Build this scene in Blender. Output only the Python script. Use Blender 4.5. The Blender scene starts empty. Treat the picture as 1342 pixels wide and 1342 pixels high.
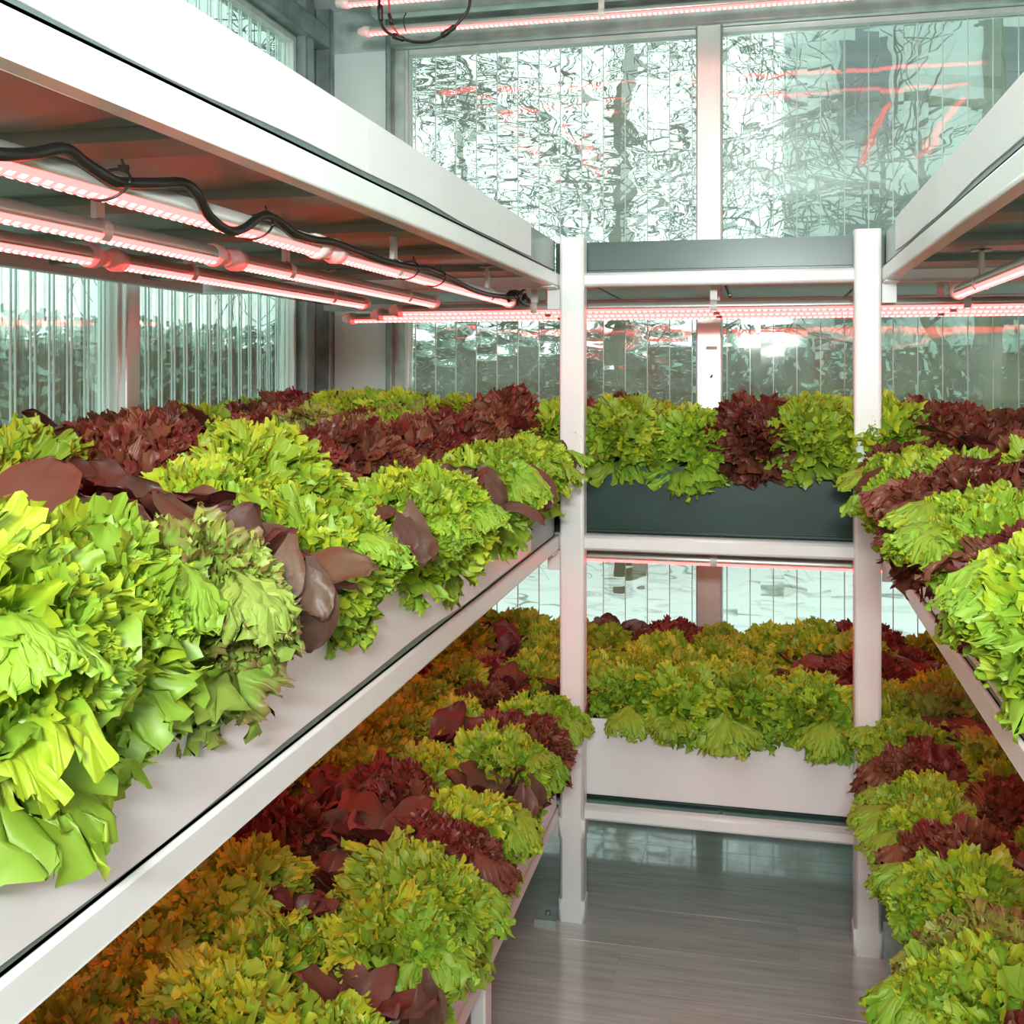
import bpy, math, random
from mathutils import Vector, Matrix, noise
sin, cos, pi = math.sin, math.cos, math.pi
S = bpy.context.scene
COL = S.collection
D = bpy.data
RNG = random.Random(7)

# ------------------------------------------------------------------ camera
HC = 1.40                      # lens height, metres
FPX = 1405.0                   # focal length for a 1342 px wide frame
YAW = math.radians(13.06)      # camera turned towards the cabled rack
HORIZ = 487.0
cam_d = D.cameras.new('camera')
cam_d.sensor_fit = 'HORIZONTAL'
cam_d.sensor_width = 36.0
cam_d.lens = 36.0 * FPX / 1342.0
cam_d.shift_y = -(671.0 - HORIZ) / 1342.0
cam_d.clip_start = 0.02
cam_d.clip_end = 200
cam = D.objects.new('camera', cam_d)
cam.location = (0, 0, HC)
cam.rotation_euler = (pi / 2, 0, YAW)
COL.objects.link(cam)
S.camera = cam

def ray(u, v):
    t = (u - 671.0) / FPX
    return Vector((-sin(YAW) + cos(YAW) * t, cos(YAW) + sin(YAW) * t, (HORIZ - v) / FPX))

def on_x(u, v, X):
    r = ray(u, v); k = X / r.x
    return Vector((0, 0, HC)) + r * k

def on_y(u, v, Y):
    r = ray(u, v); k = Y / r.y
    return Vector((0, 0, HC)) + r * k

def project(p):
    x, y, z = p[0], p[1], p[2] - HC
    w = -x * sin(YAW) + y * cos(YAW)
    r = x * cos(YAW) + y * sin(YAW)
    if w < 0.05:
        return None
    return 671 + FPX * r / w, HORIZ - FPX * z / w, w

# ------------------------------------------------------------------ world, view
S.view_settings.view_transform = 'Standard'
S.view_settings.look = 'None'
S.view_settings.exposure = 0.0
S.view_settings.gamma = 1.0
S.view_settings.use_curve_mapping = False
W = D.worlds.new('overcast'); S.world = W
W.use_nodes = True
wn = W.node_tree
bg = wn.nodes['Background']
bg.inputs[0].default_value = (0.84, 1.0, 0.945, 1)      # even overcast sky
bg.inputs[1].default_value = 2.3

# photographer's flash, on the camera (its reflection shows in the end window)
def area(name, loc, target, sx, sy, power, color):
    l = D.lights.new(name, 'AREA'); l.shape = 'RECTANGLE'; l.size = sx; l.size_y = sy
    l.energy = power; l.color = color
    o = D.objects.new(name, l); o.location = loc
    o.rotation_euler = (Vector(target) - Vector(loc)).to_track_quat('-Z', 'Y').to_euler()
    COL.objects.link(o)
    return o
area('camera_flash', (0.05, -0.45, 1.68), (-0.12, 2.7, 1.35), 0.34, 0.14, 10, (1.0, 0.98, 0.96))
area('bounce_fill', (0.05, -0.62, 1.72), (-0.10, 0.25, 2.74), 0.30, 0.20, 88, (0.90, 1.0, 0.965))  # added fill lamp aimed at the ceiling to brighten the room

# ------------------------------------------------------------------ materials
def mat(name, col, rough=0.5, metal=0.0, spec=0.5):
    m = D.materials.new(name); m.use_nodes = True
    b = m.node_tree.nodes['Principled BSDF']
    b.inputs['Base Color'].default_value = (*col, 1)
    b.inputs['Roughness'].default_value = rough
    b.inputs['Metallic'].default_value = metal
    b.inputs['Specular IOR Level'].default_value = spec
    return m, m.node_tree.nodes, m.node_tree.links, b

def noisy(name, c1, c2, scale, rough=0.5, metal=0.0, stretch=(1, 1, 1), bump=0.0, detail=4, r2=None, lo=0.35, hi=0.65):
    m, n, l, b = mat(name, c1, rough, metal)
    tc = n.new('ShaderNodeTexCoord'); mp = n.new('ShaderNodeMapping'); mp.inputs['Scale'].default_value = stretch
    nz = n.new('ShaderNodeTexNoise'); nz.inputs['Scale'].default_value = scale; nz.inputs['Detail'].default_value = detail
    rp = n.new('ShaderNodeValToRGB')
    rp.color_ramp.elements[0].position = lo; rp.color_ramp.elements[1].position = hi
    rp.color_ramp.elements[0].color = (*c1, 1); rp.color_ramp.elements[1].color = (*c2, 1)
    l.new(tc.outputs['Object'], mp.inputs[0]); l.new(mp.outputs[0], nz.inputs[0])
    l.new(nz.outputs[0], rp.inputs[0]); l.new(rp.outputs[0], b.inputs['Base Color'])
    if r2 is not None:
        mr = n.new('ShaderNodeMapRange'); mr.inputs[3].default_value = rough; mr.inputs[4].default_value = r2
        l.new(nz.outputs[0], mr.inputs[0]); l.new(mr.outputs[0], b.inputs['Roughness'])
    if bump:
        bp = n.new('ShaderNodeBump'); bp.inputs['Strength'].default_value = bump; bp.inputs['Distance'].default_value = 0.004
        l.new(nz.outputs[0], bp.inputs['Height']); l.new(bp.outputs[0], b.inputs['Normal'])
    return m

M = {}
M['panel'] = noisy('white_panel', (0.80, 0.78, 0.785), (0.86, 0.845, 0.85), 2.5, 0.34, stretch=(1, 1.5, 0.5))
M['steel'] = noisy('white_coated_steel', (0.82, 0.83, 0.82), (0.88, 0.89, 0.88), 5.0, 0.33)
M['liner'] = noisy('dark_green_liner', (0.012, 0.036, 0.030), (0.020, 0.050, 0.042), 6.0, 0.30, stretch=(1, 1, 3))
M['liner_side'] = noisy('liner_painted_sheen', (0.13, 0.18, 0.165), (0.17, 0.225, 0.205), 6.0, 0.28, stretch=(1, 3, 1))  # same dark liner, its glossy reflection put into a lighter colour
M['board'] = noisy('growing_board', (0.10, 0.09, 0.07), (0.2, 0.18, 0.14), 20, 0.8)
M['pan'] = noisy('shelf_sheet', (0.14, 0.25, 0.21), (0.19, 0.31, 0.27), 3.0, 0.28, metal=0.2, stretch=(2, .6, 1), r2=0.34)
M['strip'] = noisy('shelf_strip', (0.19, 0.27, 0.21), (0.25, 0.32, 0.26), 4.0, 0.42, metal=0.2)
M['zinc'] = noisy('galvanised_zinc', (0.44, 0.54, 0.52), (0.62, 0.72, 0.69), 14, 0.38, metal=0.35, detail=6)
M['zinc_dark'] = noisy('dull_zinc', (0.20, 0.25, 0.24), (0.34, 0.40, 0.39), 10, 0.42, metal=0.4, detail=6)
M['alu'] = noisy('window_aluminium', (0.62, 0.64, 0.60), (0.72, 0.73, 0.70), 12, 0.30, metal=0.45, stretch=(1, 1, .1))
M['wallpanel'] = noisy('wall_panel', (0.62, 0.71, 0.69), (0.70, 0.78, 0.76), 3, 0.42, stretch=(3, 3, .5))
M['ceil'] = noisy('ceiling_sheet', (0.74, 0.78, 0.77), (0.80, 0.83, 0.82), 3, 0.5)
M['rubber'] = mat('black_rubber', (0.012, 0.011, 0.010), 0.38)[0]
M['clip'] = mat('white_plastic', (0.72, 0.70, 0.66), 0.35)[0]
M['housing'] = mat('tube_aluminium', (0.62, 0.60, 0.56), 0.34, 0.55)[0]
M['red_cable'] = mat('red_cable', (0.45, 0.05, 0.05), 0.4)[0]
M['seal'] = mat('black_seal', (0.02, 0.024, 0.022), 0.5)[0]
M['sticker'] = noisy('grey_sticker', (0.34, 0.34, 0.31), (0.5, 0.5, 0.47), 120, 0.5)
M['tag'] = mat('pink_plastic', (0.80, 0.38, 0.42), 0.4)[0]

def frosted():
    m, n, l, b = mat('frosted_end_cap', (0.85, 0.80, 0.78), 0.30)
    b.inputs['Transmission Weight'].default_value = 0.25
    return m
M['cap'] = frosted()

def emit(name, col, strength, nee=True):
    m = D.materials.new(name); m.use_nodes = True
    n = m.node_tree.nodes; n.clear()
    e = n.new('ShaderNodeEmission'); e.inputs[0].default_value = (*col, 1); e.inputs[1].default_value = strength
    o = n.new('ShaderNodeOutputMaterial'); m.node_tree.links.new(e.outputs[0], o.inputs[0])
    if not nee:
        m.cycles.emission_sampling = 'NONE'
    return m
M['lens'] = emit('led_lens_glow', (10.5, 0.62, 0.58), 1.0)
M['lens_near'] = M['lens']
M['chip'] = emit('led_chip_glow', (3.0, 1.9, 1.75), 1.0, nee=False)

def pane_mats(name, scale, ior, strength, tint, haze):
    """inner faces: clear and slightly glossy; outer face: wavy, so what lies behind is streaked"""
    out = []
    for wavy in (False, True):
        m = D.materials.new(name + ('_wavy' if wavy else '_clear')); m.use_nodes = True
        n = m.node_tree.nodes; l = m.node_tree.links; n.clear()
        tc = n.new('ShaderNodeTexCoord'); mp = n.new('ShaderNodeMapping'); mp.inputs['Scale'].default_value = scale
        nz = n.new('ShaderNodeTexNoise'); nz.inputs['Scale'].default_value = 1.0; nz.inputs['Detail'].default_value = 1.2
        sx = n.new('ShaderNodeSeparateXYZ'); l.new(tc.outputs['Object'], sx.inputs[0])
        dv = n.new('ShaderNodeMath'); dv.operation = 'DIVIDE'; dv.inputs[1].default_value = 0.0775
        l.new(sx.outputs[0 if scale[2] > 5 else 1], dv.inputs[0])
        fl_ = n.new('ShaderNodeMath'); fl_.operation = 'FLOOR'; l.new(dv.outputs[0], fl_.inputs[0])
        mu = n.new('ShaderNodeMath'); mu.operation = 'MULTIPLY'; mu.inputs[1].default_value = 0.9; l.new(fl_.outputs[0], mu.inputs[0])
        cx = n.new('ShaderNodeCombineXYZ'); l.new(mu.outputs[0], cx.inputs[2])
        av = n.new('ShaderNodeVectorMath'); av.operation = 'ADD'     # each flute of the sheet bends the view its own way
        l.new(tc.outputs['Object'], mp.inputs[0]); l.new(mp.outputs[0], av.inputs[0]); l.new(cx.outputs[0], av.inputs[1]); l.new(av.outputs[0], nz.inputs[0])
        bp = n.new('ShaderNodeBump'); l.new(nz.outputs[0], bp.inputs['Height'])
        tr = n.new('ShaderNodeBsdfTransparent'); tr.inputs[0].default_value = (*tint, 1)
        o = n.new('ShaderNodeOutputMaterial')
        if wavy:
            bp.inputs['Strength'].default_value = 1.0; bp.inputs['Distance'].default_value = strength
            rf = n.new('ShaderNodeBsdfRefraction'); rf.inputs['Color'].default_value = (*tint, 1)
            rf.inputs['IOR'].default_value = ior; rf.inputs['Roughness'].default_value = 0.0 if scale[2] > 10 else 0.05
            l.new(bp.outputs[0], rf.inputs['Normal'])
            a = n.new('ShaderNodeMixShader'); a.inputs[0].default_value = 0.8 if scale[2] > 5 else 0.42
            l.new(tr.outputs[0], a.inputs[1]); l.new(rf.outputs[0], a.inputs[2]); l.new(a.outputs[0], o.inputs[0])
        else:
            bp.inputs['Strength'].default_value = 1.0; bp.inputs['Distance'].default_value = strength * 0.10
            gl = n.new('ShaderNodeBsdfGlossy'); gl.inputs['Color'].default_value = (0.92, 1, 0.97, 1); gl.inputs['Roughness'].default_value = 0.05
            l.new(bp.outputs[0], gl.inputs['Normal'])
            c = n.new('ShaderNodeMixShader'); fr = n.new('ShaderNodeFresnel'); fr.inputs[0].default_value = 1.65
            mr = n.new('ShaderNodeMapRange'); mr.inputs[3].default_value = 0.05; mr.inputs[4].default_value = 1.0
            l.new(fr.outputs[0], mr.inputs[0]); l.new(mr.outputs[0], c.inputs[0])
            l.new(tr.outputs[0], c.inputs[1]); l.new(gl.outputs[0], c.inputs[2])
            df = n.new('ShaderNodeBsdfDiffuse'); df.inputs[0].default_value = (0.72, 0.88, 0.82, 1)
            d = n.new('ShaderNodeMixShader'); d.inputs[0].default_value = haze
            l.new(c.outputs[0], d.inputs[1]); l.new(df.outputs[0], d.inputs[2]); l.new(d.outputs[0], o.inputs[0])
        out.append(m)
    return out
M['pane_end'] = pane_mats('end_polycarbonate', (4, 4, 11), 1.16, 0.034, (0.93, 0.985, 0.97), 0.17)
M['pane_end_calm'] = pane_mats('end_polycarbonate_calm', (3, 3, 9), 1.14, 0.013, (0.92, 0.985, 0.965), 0.15)
M['pane_side'] = pane_mats('side_polycarbonate', (30, 30, 2.0), 1.16, 0.018, (0.88, 0.97, 0.94), 0.20)
def rib_mat():
    m, n, l, b = mat('polycarbonate_rib', (0.72, 0.88, 0.83), 0.12)
    b.inputs['Transmission Weight'].default_value = 0.35
    return m
M['rib'] = rib_mat()

def plank_mat():
    m, n, l, b = mat('grey_wood_laminate', (0.4, 0.38, 0.35), 0.12)
    tc = n.new('ShaderNodeTexCoord'); mp = n.new('ShaderNodeMapping'); mp.inputs['Scale'].default_value = (1.6, 26, 1)
    oi = n.new('ShaderNodeObjectInfo')
    ad = n.new('ShaderNodeVectorMath'); ad.operation = 'ADD'
    sc = n.new('ShaderNodeVectorMath'); sc.operation = 'SCALE'; sc.inputs[0].default_value = (7, 31, 3)
    l.new(oi.outputs['Random'], sc.inputs['Scale'])
    l.new(tc.outputs['Object'], ad.inputs[0]); l.new(sc.outputs[0], ad.inputs[1]); l.new(ad.outputs[0], mp.inputs[0])
    nz = n.new('ShaderNodeTexNoise'); nz.inputs['Scale'].default_value = 2.2; nz.inputs['Detail'].default_value = 7; nz.inputs['Roughness'].default_value = 0.65
    nz.inputs['Distortion'].default_value = 0.6
    l.new(mp.outputs[0], nz.inputs[0])
    rp = n.new('ShaderNodeValToRGB'); e = rp.color_ramp.elements
    e[0].position = 0.32; e[0].color = (0.46, 0.45, 0.42, 1); e[1].position = 0.68; e[1].color = (0.68, 0.665, 0.63, 1)
    l.new(nz.outputs[0], rp.inputs[0])
    hs = n.new('ShaderNodeHueSaturation'); mr = n.new('ShaderNodeMapRange'); mr.inputs[3].default_value = 0.92; mr.inputs[4].default_value = 1.08
    l.new(oi.outputs['Random'], mr.inputs[0]); l.new(mr.outputs[0], hs.inputs['Value']); l.new(rp.outputs[0], hs.inputs['Color'])
    l.new(hs.outputs[0], b.inputs['Base Color'])
    b.inputs['Roughness'].default_value = 0.22; b.inputs['Specular IOR Level'].default_value = 0.8
    b.inputs['Coat Weight'].default_value = 1.0; b.inputs['Coat Roughness'].default_value = 0.06; b.inputs['Coat IOR'].default_value = 1.7
    return m
M['plank'] = plank_mat()

def leaf_mat(name, base, mid, edge, back, rough=0.42, vary=0.10, hue=0.012, p0=0.15, p1=0.55, p2=0.85, trans=0.25, bump=0.0, crink=60):
    """colour runs from the midrib base to the rim of the leaf (uv.y), veins across"""
    m = D.materials.new(name); m.use_nodes = True
    n = m.node_tree.nodes; l = m.node_tree.links; b = n['Principled BSDF']
    uv = n.new('ShaderNodeUVMap'); sp = n.new('ShaderNodeSeparateXYZ'); l.new(uv.outputs[0], sp.inputs[0])
    nz = n.new('ShaderNodeTexNoise'); nz.inputs['Scale'].default_value = 9; nz.inputs['Detail'].default_value = 3
    l.new(uv.outputs[0], nz.inputs[0])
    ma = n.new('ShaderNodeMath'); ma.operation = 'MULTIPLY_ADD'; ma.inputs[1].default_value = 0.35; l.new(nz.outputs[0], ma.inputs[0])
    l.new(sp.outputs[1], ma.inputs[2])
    sb = n.new('ShaderNodeMath'); sb.operation = 'SUBTRACT'; sb.inputs[1].default_value = 0.175; l.new(ma.outputs[0], sb.inputs[0])
    rp = n.new('ShaderNodeValToRGB'); e = rp.color_ramp.elements
    e[0].position = p0; e[0].color = (*base, 1); e[1].position = p2; e[1].color = (*edge, 1)
    x = e.new(p1); x.color = (*mid, 1)
    l.new(sb.outputs[0], rp.inputs[0])
    oi = n.new('ShaderNodeObjectInfo')
    hs = n.new('ShaderNodeHueSaturation')
    mv = n.new('ShaderNodeMapRange'); mv.inputs[3].default_value = 1 - vary; mv.inputs[4].default_value = 1 + vary
    mh = n.new('ShaderNodeMapRange'); mh.inputs[3].default_value = 0.5 - hue; mh.inputs[4].default_value = 0.5 + hue
    fr = n.new('ShaderNodeMath'); fr.operation = 'FRACT'; f2 = n.new('ShaderNodeMath'); f2.operation = 'MULTIPLY'; f2.inputs[1].default_value = 7.13
    l.new(oi.outputs['Random'], mv.inputs[0]); l.new(oi.outputs['Random'], f2.inputs[0]); l.new(f2.outputs[0], fr.inputs[0]); l.new(fr.outputs[0], mh.inputs[0])
    l.new(mv.outputs[0], hs.inputs['Value']); l.new(mh.outputs[0], hs.inputs['Hue'])
    ge = n.new('ShaderNodeNewGeometry'); mx = n.new('ShaderNodeMix'); mx.data_type = 'RGBA'
    l.new(ge.outputs['Backfacing'], mx.inputs[0]); l.new(rp.outputs[0], mx.inputs[6]); mx.inputs[7].default_value = (*back, 1)
    if back is None:
        pass
    l.new(mx.outputs[2], hs.inputs['Color'])
    l.new(hs.outputs[0], b.inputs['Base Color'])
    b.inputs['Roughness'].default_value = rough
    b.inputs['Specular IOR Level'].default_value = 0.45
    if bump:
        vz = n.new('ShaderNodeTexNoise'); vz.inputs['Scale'].default_value = crink; vz.inputs['Detail'].default_value = 2
        tc = n.new('ShaderNodeTexCoord'); l.new(tc.outputs['Object'], vz.inputs[0])
        bp = n.new('ShaderNodeBump'); bp.inputs['Strength'].default_value = bump; bp.inputs['Distance'].default_value = 0.004
        l.new(vz.outputs[0], bp.inputs['Height']); l.new(bp.outputs[0], b.inputs['Normal'])
    tl = n.new('ShaderNodeBsdfTranslucent'); l.new(hs.outputs[0], tl.inputs[0])
    ms = n.new('ShaderNodeMixShader'); ms.inputs[0].default_value = trans
    out = n['Material Output']
    l.new(b.outputs[0], ms.inputs[1]); l.new(tl.outputs[0], ms.inputs[2]); l.new(ms.outputs[0], out.inputs[0])
    return m
M['green'] = leaf_mat('curly_green_leaf', (0.30, 0.46, 0.08), (0.27, 0.51, 0.030), (0.46, 0.60, 0.035), (0.30, 0.50, 0.045), vary=0.14)
M['red'] = leaf_mat('curly_red_leaf', (0.20, 0.26, 0.06), (0.21, 0.075, 0.035), (0.18, 0.038, 0.026), (0.21, 0.08, 0.04), p0=0.05, p1=0.42, p2=0.80, vary=0.2, trans=0.2)
M['bronze'] = leaf_mat('bronze_tipped_leaf', (0.34, 0.48, 0.10), (0.32, 0.50, 0.07), (0.28, 0.17, 0.07), (0.34, 0.46, 0.08), p1=0.74, p2=1.0, vary=0.12)
M['smooth'] = leaf_mat('smooth_red_leaf', (0.26, 0.24, 0.12), (0.095, 0.030, 0.020), (0.085, 0.020, 0.016), (0.12, 0.055, 0.034), rough=0.44, p0=0.02, p1=0.35, p2=0.8, vary=0.25, hue=0.02, trans=0.12, bump=0.35, crink=45)

M['bark'] = noisy('mossy_bark', (0.045, 0.055, 0.03), (0.10, 0.12, 0.055), 8, 0.9, stretch=(1, 1, .3))
M['twig'] = noisy('dark_twigs', (0.05, 0.06, 0.045), (0.09, 0.10, 0.08), 8, 0.9)
M['hedge'] = noisy('hedge_leaves', (0.20, 0.32, 0.26), (0.34, 0.48, 0.40), 6, 0.8)
M['ground'] = noisy('pale_frosted_ground', (0.16, 0.20, 0.14), (0.90, 0.92, 0.91), 2.6, 0.8, stretch=(0.6, 1.6, 1), detail=6, lo=0.33, hi=0.43)
M['render'] = noisy('pale_render', (0.34, 0.40, 0.38), (0.40, 0.46, 0.44), 1.5, 0.8)
M['glazing'] = mat('dark_glazing', (0.05, 0.08, 0.09), 0.1)[0]

# ------------------------------------------------------------------ mesh helpers
class MB:
    def __init__(self):
        self.v = []; self.f = []; self.s = []; self.uv = None
    def add(self, vs, fs, smooth=False):
        o = len(self.v); self.v += [tuple(p) for p in vs]
        for k, f in enumerate(fs):
            self.f.append(tuple(i + o for i in f)); self.s.append(smooth if isinstance(smooth, bool) else smooth[k])
        return self
    def box(self, x0, x1, y0, y1, z0, z1):
        vs = [(x0, y0, z0), (x1, y0, z0), (x1, y1, z0), (x0, y1, z0), (x0, y0, z1), (x1, y0, z1), (x1, y1, z1), (x0, y1, z1)]
        return self.add(vs, [(0, 3, 2, 1), (4, 5, 6, 7), (0, 1, 5, 4), (1, 2, 6, 5), (2, 3, 7, 6), (3, 0, 4, 7)])
    def rbox(self, axis, x0, x1, y0, y1, z0, z1, r=0.006, n=4):
        """box with the four edges along one axis rounded"""
        lo = [x0, y0, z0]; hi = [x1, y1, z1]
        a = 'xyz'.index(axis); b, c = (a + 1) % 3, (a + 2) % 3
        prof = []; flat = []
        for cx, cy, a0 in ((hi[b] - r, hi[c] - r, 0), (lo[b] + r, hi[c] - r, pi / 2), (lo[b] + r, lo[c] + r, pi), (hi[b] - r, lo[c] + r, 1.5 * pi)):
            for i in range(n + 1):
                t = a0 + pi / 2 * i / n
                prof.append((cx + r * cos(t), cy + r * sin(t))); flat.append(i == n)
        k = len(prof); vs = []
        for e in (lo[a], hi[a]):
            for p in prof:
                q = [0, 0, 0]; q[a] = e; q[b], q[c] = p; vs.append(q)
        fs = []; sm = []
        for i in range(k):
            j = (i + 1) % k
            fs.append((i, j, k + j, k + i)); sm.append(not flat[i])
        fs.append(tuple(range(k - 1, -1, -1))); sm.append(False)
        fs.append(tuple(range(k, 2 * k))); sm.append(False)
        return self.add(vs, fs, sm)
    def tube(self, pts, r, n=8, cap=True):
        pts = [Vector(p) for p in pts]; m = len(pts)
        rs = r if isinstance(r, (list, tuple)) else [r] * m
        t0 = (pts[1] - pts[0]).normalized()
        up = Vector((0, 0, 1)) if abs(t0.z) < 0.9 else Vector((1, 0, 0))
        a = t0.cross(up).normalized(); vs = []
        for i, p in enumerate(pts):
            t = (pts[min(i + 1, m - 1)] - pts[max(i - 1, 0)])
            if t.length < 1e-9: t = t0
            t.normalize()
            a = (a - t * a.dot(t)).normalized(); b = t.cross(a)
            for k in range(n):
                w = 2 * pi * k / n
                vs.append(p + (a * cos(w) + b * sin(w)) * rs[i])
        fs = []; sm = []
        for i in range(m - 1):
            for k in range(n):
                q = (k + 1) % n
                fs.append((i * n + k, i * n + q, (i + 1) * n + q, (i + 1) * n + k)); sm.append(True)
        if cap:
            fs.append(tuple(range(n - 1, -1, -1))); sm.append(False)
            fs.append(tuple(range((m - 1) * n, m * n))); sm.append(False)
        return self.add(vs, fs, sm)
    def arc_prism(self, axis, c, r, a0, a1, l0, l1, n=8, close=True):
        """sector of a cylinder along x or y; angles measured in the (side, z) plane"""
        vs = []
        for e in (l0, l1):
            for i in range(n + 1):
                t = a0 + (a1 - a0) * i / n
                s, z = c[0] + r * cos(t), c[1] + r * sin(t)
                vs.append((e, s, z) if axis == 'x' else (s, e, z))
        k = n + 1
        fs = [(i, i + 1, k + i + 1, k + i) for i in range(n)]; sm = [True] * n
        if close:
            fs += [(0, k, 2 * k - 1, k - 1), tuple(range(k)), tuple(range(2 * k - 1, k - 1, -1))]; sm += [False] * 3
        return self.add(vs, fs, sm)
    def mesh(self, name, m):
        me = D.meshes.new(name)
        me.from_pydata(self.v, [], self.f)
        me.polygons.foreach_set('use_smooth', self.s)
        if self.uv is not None:
            L = me.uv_layers.new(name='UVMap')
            idx = [0] * len(me.loops); me.loops.foreach_get('vertex_index', idx)
            flat = [c for i in idx for c in self.uv[i]]
            L.data.foreach_set('uv', flat)
        me.materials.append(m); me.update()
        return me

def wloc(o):
    p = Vector((0, 0, 0))
    while o is not None:
        p += o.location; o = o.parent
    return p

def obj(name, mb, m, parent=None, kind=None, label=None, at=None):
    """one mesh object; vertices given in world space, origin at the parent's base (or at)"""
    base = wloc(parent) if parent is not None else Vector((0, 0, 0))
    if at is not None:
        base = Vector(at)
    if base.length:
        mb.v = [(x - base.x, y - base.y, z - base.z) for x, y, z in mb.v]
    o = D.objects.new(name, mb.mesh(name, m))
    COL.objects.link(o)
    if parent is not None:
        o.parent = parent
        if at is not None: o.location = base - wloc(parent)
    elif at is not None:
        o.location = base
    if kind: o['kind'] = kind
    if label: o['label'] = label
    return o

def thing(name, label, cat, loc, group=None):
    o = D.objects.new(name, None); o.empty_display_size = 0.05
    o.location = loc; COL.objects.link(o)
    o['label'] = label; o['category'] = cat
    if group: o['group'] = group
    return o

def struct(name, mb, m, parent=None):
    o = obj(name, mb, m, parent)
    if parent is None: o['kind'] = 'structure'
    return o

def copies(proto, name, spots, parent):
    """more copies of one piece, sharing its mesh; spots are offsets from proto"""
    base = proto.location.copy(); out = []
    for s in spots:
        c = proto.copy(); c.location = base + Vector(s); c.parent = parent
        COL.objects.link(c); out.append(c)
    return out

# ------------------------------------------------------------------ room
XL, XR = -1.61, 1.27          # side walls
YB, YF = 3.75, -1.30          # end wall, wall behind the camera
ZC = 2.74
ZW0, ZW1 = 0.20, 2.56         # window sill and head
T = 0.06

fl = struct('floor', MB().box(XL - T, XR + T, YF - T, YB + T, -0.05, -0.012), M['seal'])
row = 0; y = YB
PW = 0.19
pl_meshes = []
while y > YF:
    y0 = y - PW
    x = XL - (row % 3) * 0.43
    while x < XR:
        a, b = max(x, XL), min(x + 1.28, XR)
        if b - a > 0.02:
            mb = MB().rbox('x', a + 0.0002, b - 0.0002, y0 + 0.0002, y - 0.0002, -0.012, 0.0, 0.0008, 1)
            obj('plank', mb, M['plank'], fl, at=((a + b) / 2, (y0 + y) / 2, 0))
        x += 1.28
    y = y0; row += 1

struct('ceiling', MB().box(XL - T, XR + T, YF - T, YB + T, ZC, ZC + 0.05), M['ceil'])

# end wall with two big windows
wb = struct('wall_back', MB()
            .box(XL, -1.275, YB, YB + T, 0, ZC)
            .box(0.93, XR, YB, YB + T, 0, ZC)
            .box(-1.275, 0.93, YB, YB + T, ZW1 + 0.02, ZC)
            .box(-1.275, 0.93, YB, YB + T, 0, ZW0 - 0.02), M['zinc'])
struct('wall_panel', MB().box(-1.545, -1.34, YB - 0.012, YB, 0.0, ZC - 0.16), M['wallpanel'], wb)
struct('wall_panel', MB().box(0.98, 1.2, YB - 0.012, YB, 0.0, ZC - 0.16), M['wallpanel'], wb)
struct('trim_1', MB().rbox('z', -1.61, -1.548, YB - 0.045, YB - 0.012, 0, ZC, 0.006), M['zinc_dark'])
struct('trim_2', MB().rbox('z', -1.338, -1.312, YB - 0.035, YB, 0, ZC, 0.006), M['zinc_dark'])
struct('trim_3', MB().rbox('z', -0.216, -0.128, YB - 0.035, YB + T, 0, ZW1 + 0.02, 0.006), M['alu'])
struct('trim_4', MB().rbox('x', -1.312, 1.2, YB - 0.05, YB, ZW1 + 0.02, ZW1 + 0.095, 0.01), M['zinc'])
struct('trim_5', MB().rbox('x', -1.312, 1.2, YB - 0.085, YB, ZW1 + 0.095, ZC, 0.012), M['zinc_dark'])
struct('trim_6', MB().rbox('x', -1.312, 1.2, YB - 0.03, YB, 0, 0.12, 0.006), M['zinc_dark'])

def window(name, axis, plane, a0, a1, side, pane, pitch, thick=0.012, pair=None):
    """frame bars, one polycarbonate sheet and its ribs; axis is the wall's run"""
    fw = 0.018
    def bx(s0, s1, d0, d1, z0, z1):
        if axis == 'x':
            return MB().rbox('z', s0, s1, min(d0, d1), max(d0, d1), z0, z1, 0.003, 2)
        return MB().rbox('z', min(d0, d1), max(d0, d1), s0, s1, z0, z1, 0.003, 2)
    d0, d1 = sorted((plane + side * 0.018, plane + side * (0.018 + thick)))
    mb = MB().box(a0, a1, d0, d1, ZW0, ZW1) if axis == 'x' else MB().box(d0, d1, a0, a1, ZW0, ZW1)
    w = obj(name, mb, pane[0]); w.data.materials.append(pane[1])
    ax = 1 if axis == 'x' else 0
    for p in w.data.polygons:
        if p.normal[ax] * side > 0.9: p.material_index = 1
    w['kind'] = 'structure'
    for s0, s1, z0, z1 in ((a0 - fw, a0, ZW0 - fw, ZW1 + fw), (a1, a1 + fw, ZW0 - fw, ZW1 + fw), (a0, a1, ZW1, ZW1 + fw), (a0, a1, ZW0 - fw, ZW0)):
        obj('frame_bar', bx(s0, s1, plane - side * 0.012, plane + side * 0.04, z0, z1), M['alu'], w)
    n = int((a1 - a0) / pitch); off = ((a1 - a0) - n * pitch) / 2
    pos = []
    for i in range(n + 1):
        c = a0 + off + i * pitch
        pos.append(c)
        if pair: pos.append(c + pair)
    pos = [c for c in pos if a0 + 0.01 < c < a1 - 0.01]
    first = obj('rib', bx(pos[0] - 0.0016, pos[0] + 0.0016, plane + side * 0.0165, plane + side * 0.0179, ZW0, ZW1), M['rib'], w)
    copies(first, 'rib', [((c - pos[0], 0, 0) if axis == 'x' else (0, c - pos[0], 0)) for c in pos[1:]], w)
    return w
window('window_1', 'x', YB, -1.255, -0.216, 1, M['pane_end'], 0.0775)
window('window_2', 'x', YB, -0.128, 0.910, 1, M['pane_end_calm'], 0.0775)

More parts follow.
